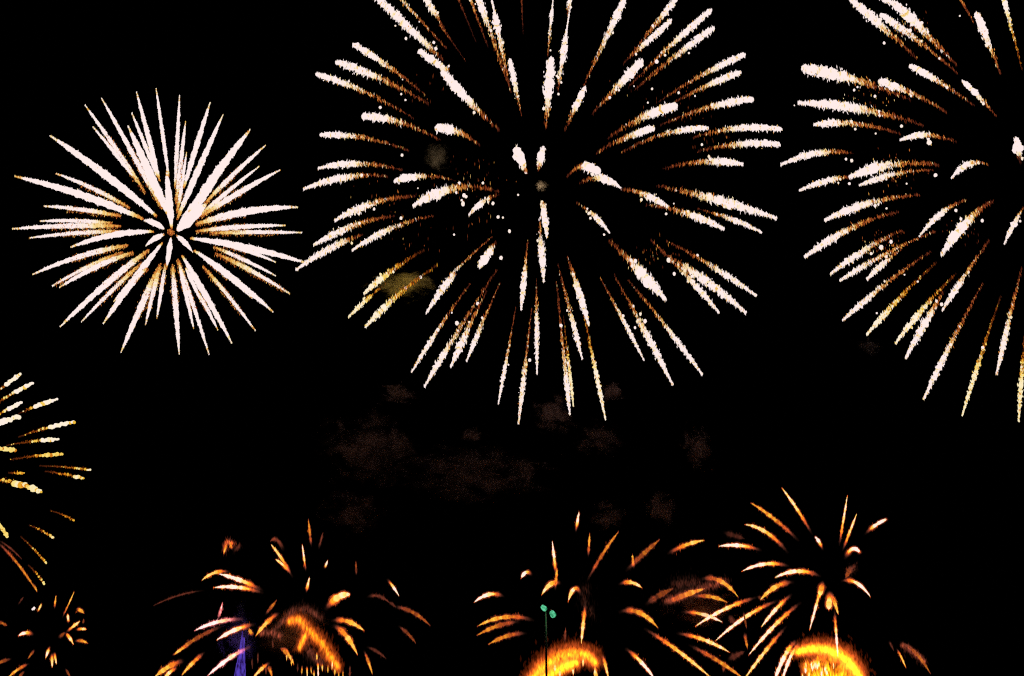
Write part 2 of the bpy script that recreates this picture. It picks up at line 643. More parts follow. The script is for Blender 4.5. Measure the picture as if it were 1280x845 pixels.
# ------------------------------------------------------------------ burst: small white sphere, upper left
G_BIG = 'large white comet bursts high in the sky'
B1 = Burst('firework_burst', 'small dense white burst of needle straight sparks, upper left of the sky', 'firework', 213.5, 290, 430, 182)
r = reg(0, 90, .4376)
N1 = [  # tail, head, width, bow, gold
    (415, 345, 243, 95, 15, 4, .4), (385, 305, 266, 157, 12, 2, .1), (462, 390, 290, 75, 17, 4, .3), (450, 300, 377, 118, 13, 1, .1),
    (456, 310, 390, 58, 17, 2, .1), (478, 405, 366, 155, 28, 2, .05), (487, 420, 388, 195, 25, 1, .05), (482, 300, 446, 48, 13, 1, .1),
    (490, 445, 476, 285, 24, 0, .1), (500, 330, 513, 67, 14, 0, .1), (503, 375, 530, 142, 14, 0, .3), (507, 400, 533, 230, 14, 0, .3),
    (525, 330, 600, 88, 18, 2, .1), (506, 420, 637, 122, 22, 3, .15), (540, 400, 714, 165, 28, 4, .05), (507, 450, 630, 290, 34, 2, .02),
    (508, 452, 588, 378, 38, 2, .02), (585, 375, 758, 210, 15, 4, .35), (560, 420, 740, 270, 15, 3, .35), (575, 412, 800, 280, 20, 4, .3),
    (560, 435, 850, 386, 26, 12, .25), (560, 455, 815, 438, 16, 4, .3), (600, 460, 862, 459, 15, 2, .5), (545, 475, 880, 547, 24, 8, .05),
    (640, 495, 787, 543, 14, 5, .2), (610, 500, 787, 582, 14, 4, .3), (615, 518, 827, 633, 14, 6, .7), (555, 510, 780, 685, 22, 6, .08),
    (600, 545, 720, 646, 12, 3, .2), (580, 555, 729, 738, 12, 4, .5), (520, 525, 662, 774, 20, 5, .08), (560, 620, 622, 736, 14, 2, .3),
    (530, 560, 574, 655, 13, 2, .1), (508, 535, 597, 806, 13, 3, .3), (510, 540, 553, 732, 14, 1, .2), (493, 550, 512, 806, 19, 0, .2),
    (473, 548, 448, 703, 14, 1, .2), (458, 548, 416, 720, 14, 1, .5), (452, 560, 346, 800, 22, 2, .35), (463, 488, 295, 718, 22, 4, .05),
    (420, 560, 325, 655, 14, 3, .2), (405, 545, 233, 713, 14, 4, .5), (425, 508, 172, 727, 22, 8, .25), (380, 515, 170, 615, 17, 8, .35),
    (350, 515, 150, 611, 12, 6, .7), (365, 495, 94, 578, 18, 10, .35), (438, 456, 203, 500, 20, 12, .1), (345, 455, 84, 474, 14, 4, .4),
    (345, 440, 36, 448, 18, 4, .4), (320, 432, 115, 426, 14, 4, .3), (345, 412, 126, 383, 14, 4, .45), (410, 420, 42, 298, 27, 10, .15),
    (370, 388, 160, 290, 14, 6, .4), (447, 412, 143, 182, 28, 8, .05), (468, 448, 412, 424, 20, 5, .02), (468, 465, 417, 496, 20, 5, .02),
    (505, 468, 550, 514, 20, 4, .02), (488, 474, 477, 556, 18, 0, .02)]
for a in N1:
    B1.needle(r(a[0], a[1]), r(a[2], a[3]), a[4] * .4376, a[5] * .4376, a[6])
B1.light(9000, (1, .86, .74))
mb = MB()
for _ in range(160):
    v = Vector((rnd.gauss(0, 1), rnd.gauss(0, 1), rnd.gauss(0, 1))).normalized() * U(0, 4.6) * B1.k
    mb.shard(v, Z, U(.6, 1.4) * B1.k, U(.5, .9) * B1.k, U(.2, .5))
mb.build('burst_core', M_WHITE, B1.root)

# ------------------------------------------------------------------ burst: the big one in the middle
B2 = Burst('firework_burst', 'widest white comet burst, whole sphere above the centre with brown ember tails', 'firework', 676, 235, 400, 312, G_BIG)
A = reg(360, 0, .3314)
Bq = reg(660, 0, .3314)
Cq = reg(360, 240, .3549)
Dq = reg(660, 240, .3549)
T2 = [  # view, tail, head, f, width, bow, options
    (A, 795, 490, 580, 268, .42, 44, -4, {}), (A, 610, 272, 493, 190, .12, 46, 0, {'tip': 'r'}), (A, 585, 225, 300, -42, .2, 46, 0, {}),
    (A, 600, 185, 400, -30, .97, 30, 0, {'tailheat': 1.25}), (A, 670, 230, 575, 95, 2, 18, 0, {'tailheat': .45}),
    (A, 590, 110, 500, -30, .35, 30, 4, {'hot': .9}), (A, 710, 160, 640, -10, 2, 16, 0, {'tailheat': .3}),
    (A, 755, 180, 682, -20, .86, 16, 0, {'tailheat': .7}), (A, 842, 348, 700, -60, .62, 42, 0, {'tailheat': 1.2}),
    (A, 835, 325, 765, -20, .5, 36, 0, {'bulge': True, 'tailheat': 1.3}), (A, 880, 435, 836, 222, .42, 38, 0, {'tip': 'r', 'tailheat': 1.3}),
    (A, 887, 130, 880, -20, 2, 10, 0, {'tailheat': .35}), (A, 972, 485, 992, 215, .3, 44, 0, {'tip': 'r', 'tailheat': 1.3}),
    (A, 980, 210, 1002, -30, .42, 24, 0, {'bulge': True, 'tailheat': 1.5}),
    (A, 725, 550, 556, 482, .5, 40, 14, {'tip': 'r'}), (A, 520, 360, 244, 165, .55, 38, 8, {'tip': 'r'}), (A, 530, 392, 180, 232, .52, 42, 10, {'tip': 'r'}),
    (A, 475, 447, 105, 278, .62, 36, 12, {}), (A, 572, 527, 279, 438, .6, 38, 16, {'tip': 'r'}), (A, 455, 568, 121, 508, .62, 36, 14, {'tip': 'r'}),
    (A, 432, 642, 114, 634, .48, 38, 16, {}), (A, 375, 665, 59, 712, .38, 34, 16, {}), (A, 632, 682, 400, 683, .55, 46, 14, {'tip': 'r'}),
    (A, 795, 722, 472, 775, .55, 50, 30, {}), (A, 480, 740, 177, 830, .52, 38, 16, {}), (A, 800, 735, 682, 810, .45, 42, 12, {}),
    (A, 905, 655, 858, 562, .28, 52, 0, {'tip': 'r'}), (A, 945, 645, 962, 556, .25, 46, 0, {'tip': 'r'}),
    (Cq, 375, 85, 91, 186, .52, 36, 14, {}), (Cq, 265, 150, 29, 273, .25, 36, 10, {}), (Cq, 512, 84, 226, 204, .5, 38, 14, {'tailheat': 1.2}),
    (Cq, 480, 205, 268, 356, .6, 30, 8, {'mat': 1, 'hot': .9}), (Cq, 350, 320, 213, 440, .45, 26, 4, {'mat': 1, 'hot': .88}),
    (Cq, 525, 258, 274, 472, .6, 32, 10, {'mat': 1, 'hot': .92}), (Cq, 718, 158, 582, 285, 2, 22, 2, {'tailheat': 1.2}),
    (Cq, 590, 280, 487, 426, .08, 42, 4, {}), (Cq, 732, 178, 674, 264, .25, 38, 2, {'tip': 'r'}), (Cq, 642, 322, 436, 632, .55, 26, 6, {}),
    (Cq, 737, 272, 481, 684, .62, 36, 4, {}), (Cq, 700, 350, 574, 613, .52, 34, 4, {}), (Cq, 747, 320, 629, 594, .55, 28, 3, {}),
    (Cq, 845, 172, 821, 411, .4, 26, 0, {}), (Cq, 803, 405, 741, 744, .5, 22, 0, {}), (Cq, 858, 412, 812, 814, .5, 24, 0, {'hot': .92}),
    (Cq, 875, 308, 877, 640, .32, 28, 0, {}), (Cq, 885, 98, 901, 314, .3, 42, 0, {'tailheat': 1.6}), (Cq, 898, 34, 912, 157, .12, 32, 0, {}),
    (Dq, 172, 38, 287, 143, .42, 36, 8, {}), (Dq, 138, 228, 214, 467, .38, 32, 4, {'tailheat': 1.2}), (Dq, 105, 252, 191, 587, .5, 32, 0, {}),
    (Dq, 100, 318, 147, 780, .62, 26, 0, {}), (Dq, 125, 440, 160, 752, .5, 20, 0, {'mat': 1, 'hot': .85}), (Dq, 190, 400, 273, 800, .45, 22, 3, {'mat': 1, 'hot': .95}),
    (Dq, 255, 303, 408, 590, .42, 24, 2, {}), (Dq, 303, 292, 509, 677, .42, 38, 4, {}), (Dq, 352, 308, 614, 642, .5, 30, 4, {}),
    (Dq, 288, 172, 484, 377, .42, 54, 4, {}), (Dq, 432, 168, 673, 424, .5, 36, 6, {}), (Dq, 468, 210, 767, 424, .28, 44, 8, {}),
    (Dq, 488, 172, 804, 364, .5, 32, 6, {}),
    (Bq, 240, 432, 432, 226, .5, 42, 0, {'tip': 'r'}), (Bq, 138, 492, 216, 326, .42, 42, 0, {'tip': 'r'}), (Bq, 210, 322, 372, -20, .52, 36, 0, {'tailheat': 1.4}),
    (Bq, 112, 342, 158, 30, .22, 42, 0, {'bulge': True, 'tailheat': 1.4}), (Bq, 148, 60, 166, -50, .3, 34, 0, {'tip': 'r'}),
    (Bq, 378, 222, 542, 74, .25, 38, 0, {'tip': 'r'}), (Bq, 360, 240, 575, -25, .62, 32, 0, {'tailheat': .9}),
    (Bq, 385, 322, 692, 36, .5, 38, 6, {'tip': 'r'}), (Bq, 400, 342, 702, 103, .55, 36, 6, {'tip': 'r'}), (Bq, 298, 524, 563, 398, .5, 46, 14, {'tip': 'r'}),
    (Bq, 258, 578, 477, 484, .6, 34, 10, {'tip': 'r'}), (Bq, 490, 385, 819, 204, .58, 36, 8, {'tip': 'r'}), (Bq, 550, 388, 803, 271, .5, 32, 6, {'tip': 'r'}),
    (Bq, 350, 577, 680, 482, .58, 38, 18, {'tip': 'r'}), (Bq, 500, 472, 850, 372, .55, 36, 12, {'tip': 'r'}), (Bq, 620, 520, 958, 488, .38, 38, 16, {'tip': 'r'}),
    (Bq, 640, 572, 951, 545, .45, 36, 12, {'tip': 'r'}), (Bq, 510, 637, 810, 618, .58, 34, 14, {}), (Bq, 146, 667, 267, 652, .45, 44, 26, {'tip': 'r'}),
    (Bq, 195, 690, 351, 710, .38, 50, 22, {}), (Bq, 348, 713, 529, 780, .5, 34, 10, {}), (Bq, 485, 700, 937, 822, .33, 56, 6, {}),
    (Bq, 445, 773, 739, 863, .5, 38, 12, {}), (Bq, 640, 788, 878, 874, .4, 32, 6, {})]
for v, tx, ty, hx, hy, f, w, bow, o in T2:
    o = dict(o)
    if o.get('mat') == 1:
        o['mat'] = M_GOLD
    sx = v(1, 0)[0] - v(0, 0)[0]
    B2.comet(v(tx, ty), v(hx, hy), f, w * sx, bow * sx, **o)
S2 = [(A, 405, 97, 5), (A, 550, 160, 8), (A, 495, 82, 4), (A, 443, 377, 7), (A, 430, 585, 8), (A, 427, 355, 6), (A, 432, 300, 4), (A, 325, 787, 6),
      (A, 427, 822, 8), (A, 490, 710, 4), (A, 735, 690, 7), (A, 348, 405, 10), (A, 990, 190, 5), (A, 988, 366, 7), (A, 660, 770, 11), (A, 672, 742, 8), (A, 655, 755, 7),
      (A, 640, 345, 7), (A, 445, 145, 7), (A, 868, 735, 6), (A, 898, 650, 9),
      (Bq, 343, 340, 7), (Bq, 308, 368, 7), (Bq, 452, 387, 5), (Bq, 398, 518, 7), (Bq, 115, 355, 6), (Bq, 142, 232, 4), (Bq, 517, 208, 7),
      (Bq, 570, 208, 10), (Bq, 607, 200, 6), (Bq, 656, 545, 8), (Bq, 568, 350, 7), (Bq, 630, 362, 5), (Bq, 365, 530, 5), (Bq, 84, 190, 5), (Bq, 558, 718, 7),
      (Bq, 550, 768, 4), (Bq, 520, 807, 6), (Bq, 468, 335, 6), (Bq, 400, 325, 4), (Bq, 485, 232, 12),
      (Cq, 303, 60, 6), (Cq, 398, 92, 7), (Cq, 722, 40, 7), (Cq, 740, 88, 9), (Cq, 757, 90, 5), (Cq, 780, 138, 10), (Cq, 750, 232, 9), (Cq, 577, 425, 4),
      (Cq, 668, 393, 9), (Cq, 415, 338, 8), (Cq, 528, 485, 8), (Cq, 467, 300, 9), (Cq, 585, 150, 5), (Cq, 272, 476, 4), (Cq, 575, 293, 9), (Cq, 851, 592, 8),
      (Cq, 595, 462, 12), (Cq, 875, 432, 6), (Cq, 620, 12, 9), (Cq, 616, 40, 9),
      (Dq, 220, 92, 6), (Dq, 268, 150, 6), (Dq, 821, 142, 6), (Dq, 597, 223, 8), (Dq, 363, 240, 8), (Dq, 116, 470, 8), (Dq, 138, 417, 6), (Dq, 371, 402, 7),
      (Dq, 377, 478, 6), (Dq, 487, 77, 6), (Dq, 495, 240, 10), (Dq, 545, 268, 9), (Dq, 515, 288, 10), (Dq, 412, 455, 12), (Dq, 335, 436, 8), (Dq, 130, 592, 7)]
for v, x, y, q in S2:
    sx = v(1, 0)[0] - v(0, 0)[0]
    B2.spark(*v(x, y), q * sx, U(.85, 1))
# loose fading embers hanging around the tails
for px, py, rr, nn in ((600, 225, 40, 60), (530, 110, 30, 30), (855, 135, 35, 45), (820, 320, 30, 45), (520, 290, 40, 45), (595, 275, 30, 25), (800, 100, 40, 30), (480, 250, 40, 30), (890, 175, 30, 30)):
    mb = MB()
    for _ in range(nn):
        p = at(px + rnd.gauss(0, .5) * rr, py + rnd.gauss(0, .35) * rr, B2.D + rnd.gauss(0, 10)) - B2.o
        if rnd.random() < .35:
            continue
        mb.shard(p, Z, U(1.2, 3.6) * B2.k, U(.25, .5) * B2.k, U(.12, .75) if rnd.random() < .3 else U(.08, .35))
    q = mb.build('loose_embers', M_WHITE, B2.root)
    q['kind'] = 'stuff'
B2.light(62000, (1, .72, .62), (-6, 0, -8))

# ------------------------------------------------------------------ burst: right edge
B3 = Burst('firework_burst', 'large white comet burst cut off by the right edge of the picture', 'firework', 1276, 205, 410, 312, G_BIG)
F = reg(960, 0, .3197)
G = reg(960, 250, .3433)
T3 = [(F, 580, 228, 300, -22, .4, 46, 4, {}), (F, 740, 285, 440, 55, .58, 46, 6, {'tip': 'r', 'tailheat': 1.1}), (F, 738, 255, 488, 8, .5, 48, 6, {'tip': 'r', 'tailheat': 1.1}),
      (F, 505, 22, 425, -20, .1, 32, 0, {'tip': 'r'}), (F, 805, 412, 553, 255, .55, 46, 6, {'tip': 'r'}), (F, 893, 455, 760, 315, .42, 38, 4, {'tip': 'r'}),
      (F, 910, 290, 814, 50, .5, 40, 2, {'tip': 'r', 'tailheat': 1.3}), (F, 802, 85, 745, -20, 2, 22, 0, {'tailheat': .8}), (F, 993, 272, 912, -40, .62, 30, 2, {'mat': 1, 'tailheat': 1.2}),
      (F, 560, 392, 132, 265, .48, 62, 12, {'hot': .97}), (F, 700, 440, 433, 318, .64, 38, 10, {'tip': 'r', 'tailheat': 1.1}), (F, 605, 490, 118, 402, .42, 50, 16, {}),
      (F, 520, 525, 180, 486, .66, 36, 16, {}), (F, 735, 556, 517, 546, .5, 44, 18, {}), (F, 335, 600, 51, 643, .35, 38, 18, {}),
      (F, 672, 646, 318, 692, .56, 50, 20, {'tailheat': 1.2}), (F, 645, 665, 357, 724, .55, 42, 12, {'tailheat': 1.3}), (F, 335, 690, 123, 744, .28, 40, 8, {}),
      (F, 862, 646, 718, 694, .38, 42, 24, {}), (F, 592, 762, 222, 860, .48, 40, 16, {'tailheat': 1.1}),
      (F, 985, 640, 972, 540, .3, 56, 0, {'tip': 'r', 'tailheat': .3}),
      (G, 722, 0, 556, 124, .42, 38, 16, {}), (G, 822, 3, 631, 198, .42, 48, 18, {}), (G, 934, 22, 861, 158, .32, 36, 6, {'tailheat': 1.2}), (G, 475, 44, 133, 207, .55, 40, 18, {}),
      (G, 492, 110, 227, 269, .44, 40, 10, {'tailheat': 1.1}), (G, 612, 113, 262, 292, .68, 34, 8, {'tailheat': 1.2}), (G, 485, 178, 361, 287, .45, 28, 4, {'hot': .95, 'tailheat': 1.3}),
      (G, 592, 188, 272, 437, .6, 34, 8, {}), (G, 612, 228, 359, 489, .62, 28, 6, {'mat': 1, 'hot': .92}), (G, 805, 148, 634, 402, .52, 36, 4, {}),
      (G, 685, 268, 464, 520, .5, 28, 8, {'mat': 1, 'hot': .93}), (G, 642, 330, 502, 573, .28, 36, 4, {}), (G, 782, 303, 567, 723, .55, 32, 6, {}),
      (G, 847, 350, 707, 783, .5, 22, 4, {'mat': 1, 'hot': .86, 'tailheat': .8}), (G, 924, 248, 832, 632, .5, 26, 4, {'hot': .95}), (G, 934, 490, 912, 803, .38, 24, 2, {'mat': 1, 'hot': .85})]
for v, tx, ty, hx, hy, f, w, bow, o in T3:
    o = dict(o)
    if o.get('mat') == 1:
        o['mat'] = M_GOLD
    sx = v(1, 0)[0] - v(0, 0)[0]
    B3.comet(v(tx, ty), v(hx, hy), f, w * sx, bow * sx, **o)
for i in range(26):           # the other side of the shell, beyond the edge of the picture
    a = math.radians(-95 + i * 7.4 + U(-2, 2))
    q = U(.62, 1.0) * 300
    q0 = q * U(.35, .55)
    t0 = (1284 + math.cos(a) * q0, 200 + math.sin(a) * q0)
    t1 = (1284 + math.cos(a) * q, 205 + math.sin(a) * q)
    if min(t0[0], t1[0]) > 1298:
        B3.comet(t0, t1, U(.45, .6), U(10, 14), 5 * abs(math.cos(a)))
S3 = [(F, 454, 168, 10), (F, 337, 352, 7), (F, 350, 340, 6), (F, 418, 376, 10), (F, 525, 350, 7), (F, 522, 493, 8), (F, 341, 505, 7), (F, 421, 522, 6), (F, 305, 622, 8),
      (F, 327, 628, 8), (F, 655, 685, 13), (F, 630, 557, 15), (F, 318, 718, 8), (F, 542, 718, 5), (F, 670, 228, 6), (F, 698, 216, 5), (F, 700, 342, 8), (F, 463, 815, 6),
      (F, 750, 62, 6), (F, 735, 822, 7), (F, 555, 120, 11), (F, 590, 105, 9), (F, 600, 90, 12), (F, 440, 75, 12), (F, 413, 88, 7), (F, 103, 412, 4),
      (G, 432, 30, 5), (G, 684, 38, 7), (G, 448, 152, 8), (G, 552, 132, 6), (G, 723, 96, 10), (G, 780, 75, 10), (G, 497, 272, 5), (G, 545, 297, 6), (G, 918, 77, 6),
      (G, 396, 412, 5), (G, 632, 380, 9), (G, 782, 537, 9), (G, 665, 527, 8), (G, 412, 172, 12), (G, 430, 205, 11), (G, 376, 195, 8)]
for v, x, y, q in S3:
    sx = v(1, 0)[0] - v(0, 0)[0]
    B3.spark(*v(x, y), q * sx, U(.85, 1))
for px, py, rr, nn in ((1140, 35, 22, 60), (1110, 215, 34, 60), (1100, 305, 30, 70), (1090, 125, 36, 50), (1200, 290, 24, 30)):
    mb = MB()
    for _ in range(nn):
        p = at(px + rnd.gauss(0, .5) * rr, py + rnd.gauss(0, .35) * rr, B3.D + rnd.gauss(0, 10)) - B3.o
        mb.shard(p, Z, U(1, 2.8) * B3.k, U(.3, .6) * B3.k, U(.4, .8) if rnd.random() < .4 else U(.08, .35))
    q = mb.build('loose_embers', M_WHITE, B3.root)
    q['kind'] = 'stuff'
B3.light(26000, (1, .74, .66), (0, 0, -20))

# ------------------------------------------------------------------ burst: gold beads at the left edge
B4 = Burst('firework_burst', 'gold beaded burst cut off by the left edge of the picture', 'firework', -70, 600, 420, 190)
E1 = reg(0, 460, .1656)
E2 = reg(0, 590, .1776)
for v, tx, ty, hx, hy, f, w, bow, hot in [
        (E1, -110, 250, 152, 48, .6, 30, 6, 1), (E1, -120, 330, 248, 112, .62, 28, 10, 1), (E1, -120, 420, 162, 260, .65, 32, 8, 1), (E1, -110, 470, 150, 368, .4, 38, 12, 1),
        (E1, 140, 345, 430, 235, .42, 30, 8, 1), (E1, 140, 522, 560, 408, .55, 28, 12, .98), (E1, 50, 585, 440, 538, .66, 30, 8, .96), (E1, -160, 620, 122, 622, .2, 34, 14, .78),
        (E1, 80, 692, 470, 650, .6, 28, 8, .74), (E1, 300, 738, 680, 770, .95, 20, 6, .95), (E1, 340, 780, 630, 832, .72, 28, 4, .88),
        (E2, -60, 50, 290, 140, .45, 36, 16, .86), (E2, 355, 272, 520, 340, .96, 18, 6, .6), (E2, 205, 375, 375, 462, .96, 22, 8, .85), (E2, 145, 455, 325, 642, .96, 22, 8, .8),
        (E2, 200, 655, 310, 785, .95, 22, 8, .8), (E2, -40, 330, 50, 455, .2, 28, 6, .78), (E2, 60, 5, 170, 8, .5, 14, 0, .6)]:
    sx = v(1, 0)[0] - v(0, 0)[0]
    B4.beads(v(tx, ty), v(hx, hy), f, w * sx, bow * sx, hot=hot)
B4.streak(E2(-30, 485), E2(256, 835), 4.4, 5, .45, .34)
B4.streak(E2(-10, 480), E2(152, 612), 3.6, 2, .24, 0)
for i in range(22):           # the left half of the shell, beyond the edge
    a = math.radians(75 + i * 9.5 + U(-3, 3))
    q = U(.6, 1.0) * 175
    B4.beads((-78 + math.cos(a) * q * .5, 600 + math.sin(a) * q * .5), (-78 + math.cos(a) * q, 602 + math.sin(a) * q), .55, 5, 4 * abs(math.cos(a)), hot=U(.75, 1))

# ------------------------------------------------------------------ burst: small one in the lower left corner
B5 = Burst('firework_burst', 'small loose burst of short orange dashes in the lower left corner', 'firework', 74, 792, 440, 82)
r = reg(0, 730, .1361)
for tx, ty, hx, hy, w, bow, h, c in [
        (500, 228, 514, 108, 18, 0, .6, .45), (572, 312, 682, 72, 18, 0, .6, .5), (628, 355, 622, 278, 34, 0, .8, .74), (612, 440, 733, 343, 34, 2, .85, .64),
        (600, 445, 675, 555, 36, 8, .9, .68), (700, 420, 792, 416, 42, 6, .8, .62), (688, 526, 806, 545, 36, 14, .6, .36), (696, 235, 772, 272, 46, 14, .6, .46),
        (342, 262, 382, 183, 26, 0, .6, .66), (303, 465, 172, 475, 52, 22, .8, 1.0), (456, 572, 420, 680, 32, 0, .8, .76),
        (476, 635, 480, 765, 34, 0, .8, .66), (498, 626, 518, 735, 30, 0, .8, .66), (316, 603, 258, 684, 28, 0, .42, .26), (268, 732, 78, 855, 38, 14, .6, .44),
        (-30, 345, 62, 382, 34, 6, .4, .22), (105, 688, -30, 738, 38, 8, .36, .2), (600, 775, 642, 850, 24, 2, .3, .16), (225, 800, 170, 860, 32, 2, .4, .2),
        (545, 490, 590, 450, 44, 0, .3, .15), (300, -10, 342, 72, 20, 4, .35, .36), (165, 190, 215, 120, 24, 0, .2, 0), (762, 365, 768, 325, 20, 0, .3, .16)]:
    B5.streak(r(tx, ty), r(hx, hy), w * .1361 * 1.15, bow * .1361, h, c, .3, None, .35)
B5.spark(*r(312, 222), 3.0, 1)
B5.spark(*r(300, 232), 2.2, 1)

# ------------------------------------------------------------------ the low bursts along the bottom
Lr = reg(180, 640, .2426)
Mr = reg(360, 640, .2426)
Nr = reg(300, 700, .1716)
Pr = reg(570, 620, .2662)
Qr = reg(760, 620, .2662)
Rr = reg(900, 590, .3017)


def run(B, rows):
    for row in rows:
        v, tx, ty, hx, hy, w, bow, h, c = row[:9]
        kw = row[9] if len(row) > 9 else {}
        sx = v(1, 0)[0] - v(0, 0)[0]
        B.streak(v(tx, ty), v(hx, hy), w * sx, bow * sx, h, c, **kw)


PK = {'glow': M_PINK}
B6 = Burst('firework_burst', 'palm shaped burst above the violet spire with pink and orange arcs', 'firework', 352, 752, 390, 160)
run(B6, [
    (Lr, 440, 310, 298, 352, 30, 20, .8, .62), (Lr, 610, 405, 382, 318, 40, 10, .8, .95), (Lr, 612, 418, 358, 390, 32, 16, .8, .98),
    (Lr, 310, 405, 50, 482, 14, 14, .22, 0), (Lr, 382, 552, 405, 468, 18, 0, .7, .0, PK), (Lr, 505, 552, 260, 612, 36, 16, .8, 1.0, PK),
    (Lr, 570, 580, 375, 660, 38, 14, .8, .95), (Lr, 545, 695, 327, 845, 36, 14, .9, .9, PK), (Lr, 410, 585, 150, 735, 30, 14, .4, .22),
    (Lr, 240, 680, 155, 735, 24, 4, .6, .5), (Lr, 312, 722, 195, 840, 30, 6, .7, .5), (Lr, 205, 765, 55, 850, 44, 12, .7, .5), (Lr, 170, 800, 100, 860, 30, 6, .8, .7),
    (Lr, 765, 335, 655, 168, 26, 10, .7, .62), (Lr, 755, 318, 678, 244, 22, 8, .8, .66), (Lr, 720, 200, 652, 150, 34, 30, .32, 0),
    (Lr, 862, 178, 847, 40, 20, 0, .55, .36), (Lr, 834, 305, 815, 168, 15, 0, .7, .8), (Lr, 836, 415, 852, 336, 22, 0, .8, .72),
    (Lr, 695, 520, 576, 638, 32, 12, .75, .52), (Lr, 625, 530, 682, 456, 26, 0, .45, .25), (Lr, 712, 695, 772, 785, 28, 10, .7, .5),
    (Lr, 648, 775, 562, 855, 26, 6, .7, .62), (Lr, 560, 640, 540, 600, 30, 0, .5, .4),
    (Mr, 195, 500, 315, 425, 56, 22, .9, .66, {'tipw': .6}), (Mr, 225, 560, 392, 612, 38, 22, .7, .48), (Mr, 235, 585, 358, 735, 46, 26, .75, .52),
    (Mr, 392, 715, 435, 835, 22, 6, .6, .42), (Mr, 405, 695, 505, 755, 26, 8, .22, 0), (Mr, 158, 190, 180, 108, 16, 0, .25, 0),
    (Mr, 188, 292, 205, 248, 20, 0, .5, .95), (Lr, 640, 790, 660, 850, 26, 4, .6, .4), (Lr, 700, 700, 740, 740, 24, 6, .5, .3)])


def gas(B, pts, half, n, hlo, hhi, name, comb=(2, 5), mat=None, spread=1.0, zs=1.6):
    """a plume of countless falling sparks around a bent line (photo pixels)"""
    mb = MB()
    segs = []
    for i in range(len(pts) - 1):
        d = math.hypot(pts[i + 1][0] - pts[i][0], pts[i + 1][1] - pts[i][1])
        segs.append(d)
    tot = sum(segs)
    for _ in range(n):
        q = U(0, tot)
        i = 0
        while q > segs[i] and i < len(segs) - 1:
            q -= segs[i]
            i += 1
        u = q / segs[i]
        x = pts[i][0] + (pts[i + 1][0] - pts[i][0]) * u
        y = pts[i][1] + (pts[i + 1][1] - pts[i][1]) * u
        hw = half[i] + (half[i + 1] - half[i]) * u
        ox, oy, oz = (rnd.gauss(0, .42) for _ in range(3))
        p = at(x + ox * hw, y + oy * hw, B.D + oz * hw * B.k * zs) - B.o
        rr = math.sqrt(ox * ox + oy * oy)
        h = hlo + (hhi - hlo) * math.exp(-(rr / .45) ** 2) * U(.5, 1.1)
        mb.shard(p, Z + RGT * U(-.25, .25), U(*comb) * B.k, U(.6, 1.3) * spread * B.k, h)
    o = mb.build(name, mat or M_GLOW, B.root)
    o['kind'] = 'stuff'
    return o


gas(B6, [Nr(350, 450), Nr(430, 430), Nr(510, 520), Nr(600, 610), Nr(670, 720), Nr(720, 790)], [9, 11, 13, 13, 13, 8], 2000, .12, .5, 'spark_plume', mat=M_FIRE, spread=1.5)
gas(B6, [Nr(480, 540), Nr(450, 600), Nr(430, 650)], [7, 8, 6], 420, .12, .5, 'spark_plume', mat=M_FIRE, spread=1.5)
gas(B6, [Nr(260, 500), Nr(370, 375), Nr(480, 350), Nr(600, 430)], [5, 8, 8, 6], 520, .05, .16, 'spark_plume')
gas(B6, [Nr(150, 540), Nr(210, 525), Nr(300, 560)], [5, 8, 8], 260, .06, .24, 'spark_plume')
gas(B6, [Nr(480, 640), Nr(540, 700), Nr(600, 760)], [10, 10, 10], 320, .05, .18, 'spark_plume')
for x, y, ln, h in [(490, 800, 50, .7), (570, 780, 80, .95), (600, 770, 40, .6), (560, 690, 40, .5), (450, 790, 40, .4), (520, 790, 36, .45), (540, 820, 40, .5), (640, 780, 40, .5),
                    (690, 800, 40, .5), (720, 815, 50, .4), (750, 820, 40, .35), (420, 770, 40, .2), (90, 740, 50, .2), (130, 700, 50, .25), (240, 600, 40, .2),
                    (375, 720, 50, .45), (800, 800, 60, .3), (190, 790, 40, .3), (340, 680, 50, .5), (670, 740, 60, .72)]:
    B6.streak(Nr(x + U(-4, 4), y - ln * .6), Nr(x, y + ln), 3.2, 0, h, h if h > .3 else 0, .4)
B6.light(9000, (1, .5, .2), (8, 0, -4))

# small far flickers and faint arcs
B6b = Burst('firework_burst', 'tiny torn orange flicker alone above the pink arcs', 'firework', 288, 683, 520, 24)
gas(B6b, [Lr(415, 205), Lr(425, 150), Lr(470, 165)], [5, 5, 4], 130, .12, .5, 'spark_plume', (1.5, 4))
gas(B6b, [Lr(470, 200), Lr(495, 170)], [4, 4], 50, .04, .2, 'spark_plume', (1.5, 4))
B6b.streak(Lr(432, 150), Lr(410, 215), 3.6, 0, .6, .45)
B6b.streak(Lr(455, 195), Lr(440, 150), 4.4, 0, .6, .4)
B6c = Burst('firework_burst', 'faint brown arcs right of the palm shaped burst, with one pale dash', 'firework', 470, 765, 460, 75)
run(B6c, [(Mr, 405, 440, 525, 470, 28, 22, .25, 0), (Mr, 545, 488, 732, 585, 30, 22, .42, .22), (Mr, 570, 588, 658, 675, 24, 8, .36, .14), (Mr, 510, 345, 572, 432, 22, 4, .6, .85),
          (Mr, 352, 325, 350, 258, 16, 0, .4, .16), (Mr, 520, 460, 555, 490, 22, 0, .2, 0)])
B6d = Burst('firework_burst', 'torn dark orange scrap of a burst low on the right side', 'firework', 1128, 805, 520, 42)
run(B6d, [(Rr, 732, 732, 770, 810, 12, 4, .7, .55), (Rr, 745, 705, 872, 835, 24, 22, .36, .25), (Rr, 700, 700, 720, 740, 14, 0, .2, 0)])
gas(B6d, [Rr(750, 715), Rr(800, 745), Rr(850, 790)], [5, 7, 6], 240, .08, .3, 'spark_plume', (1.5, 4))

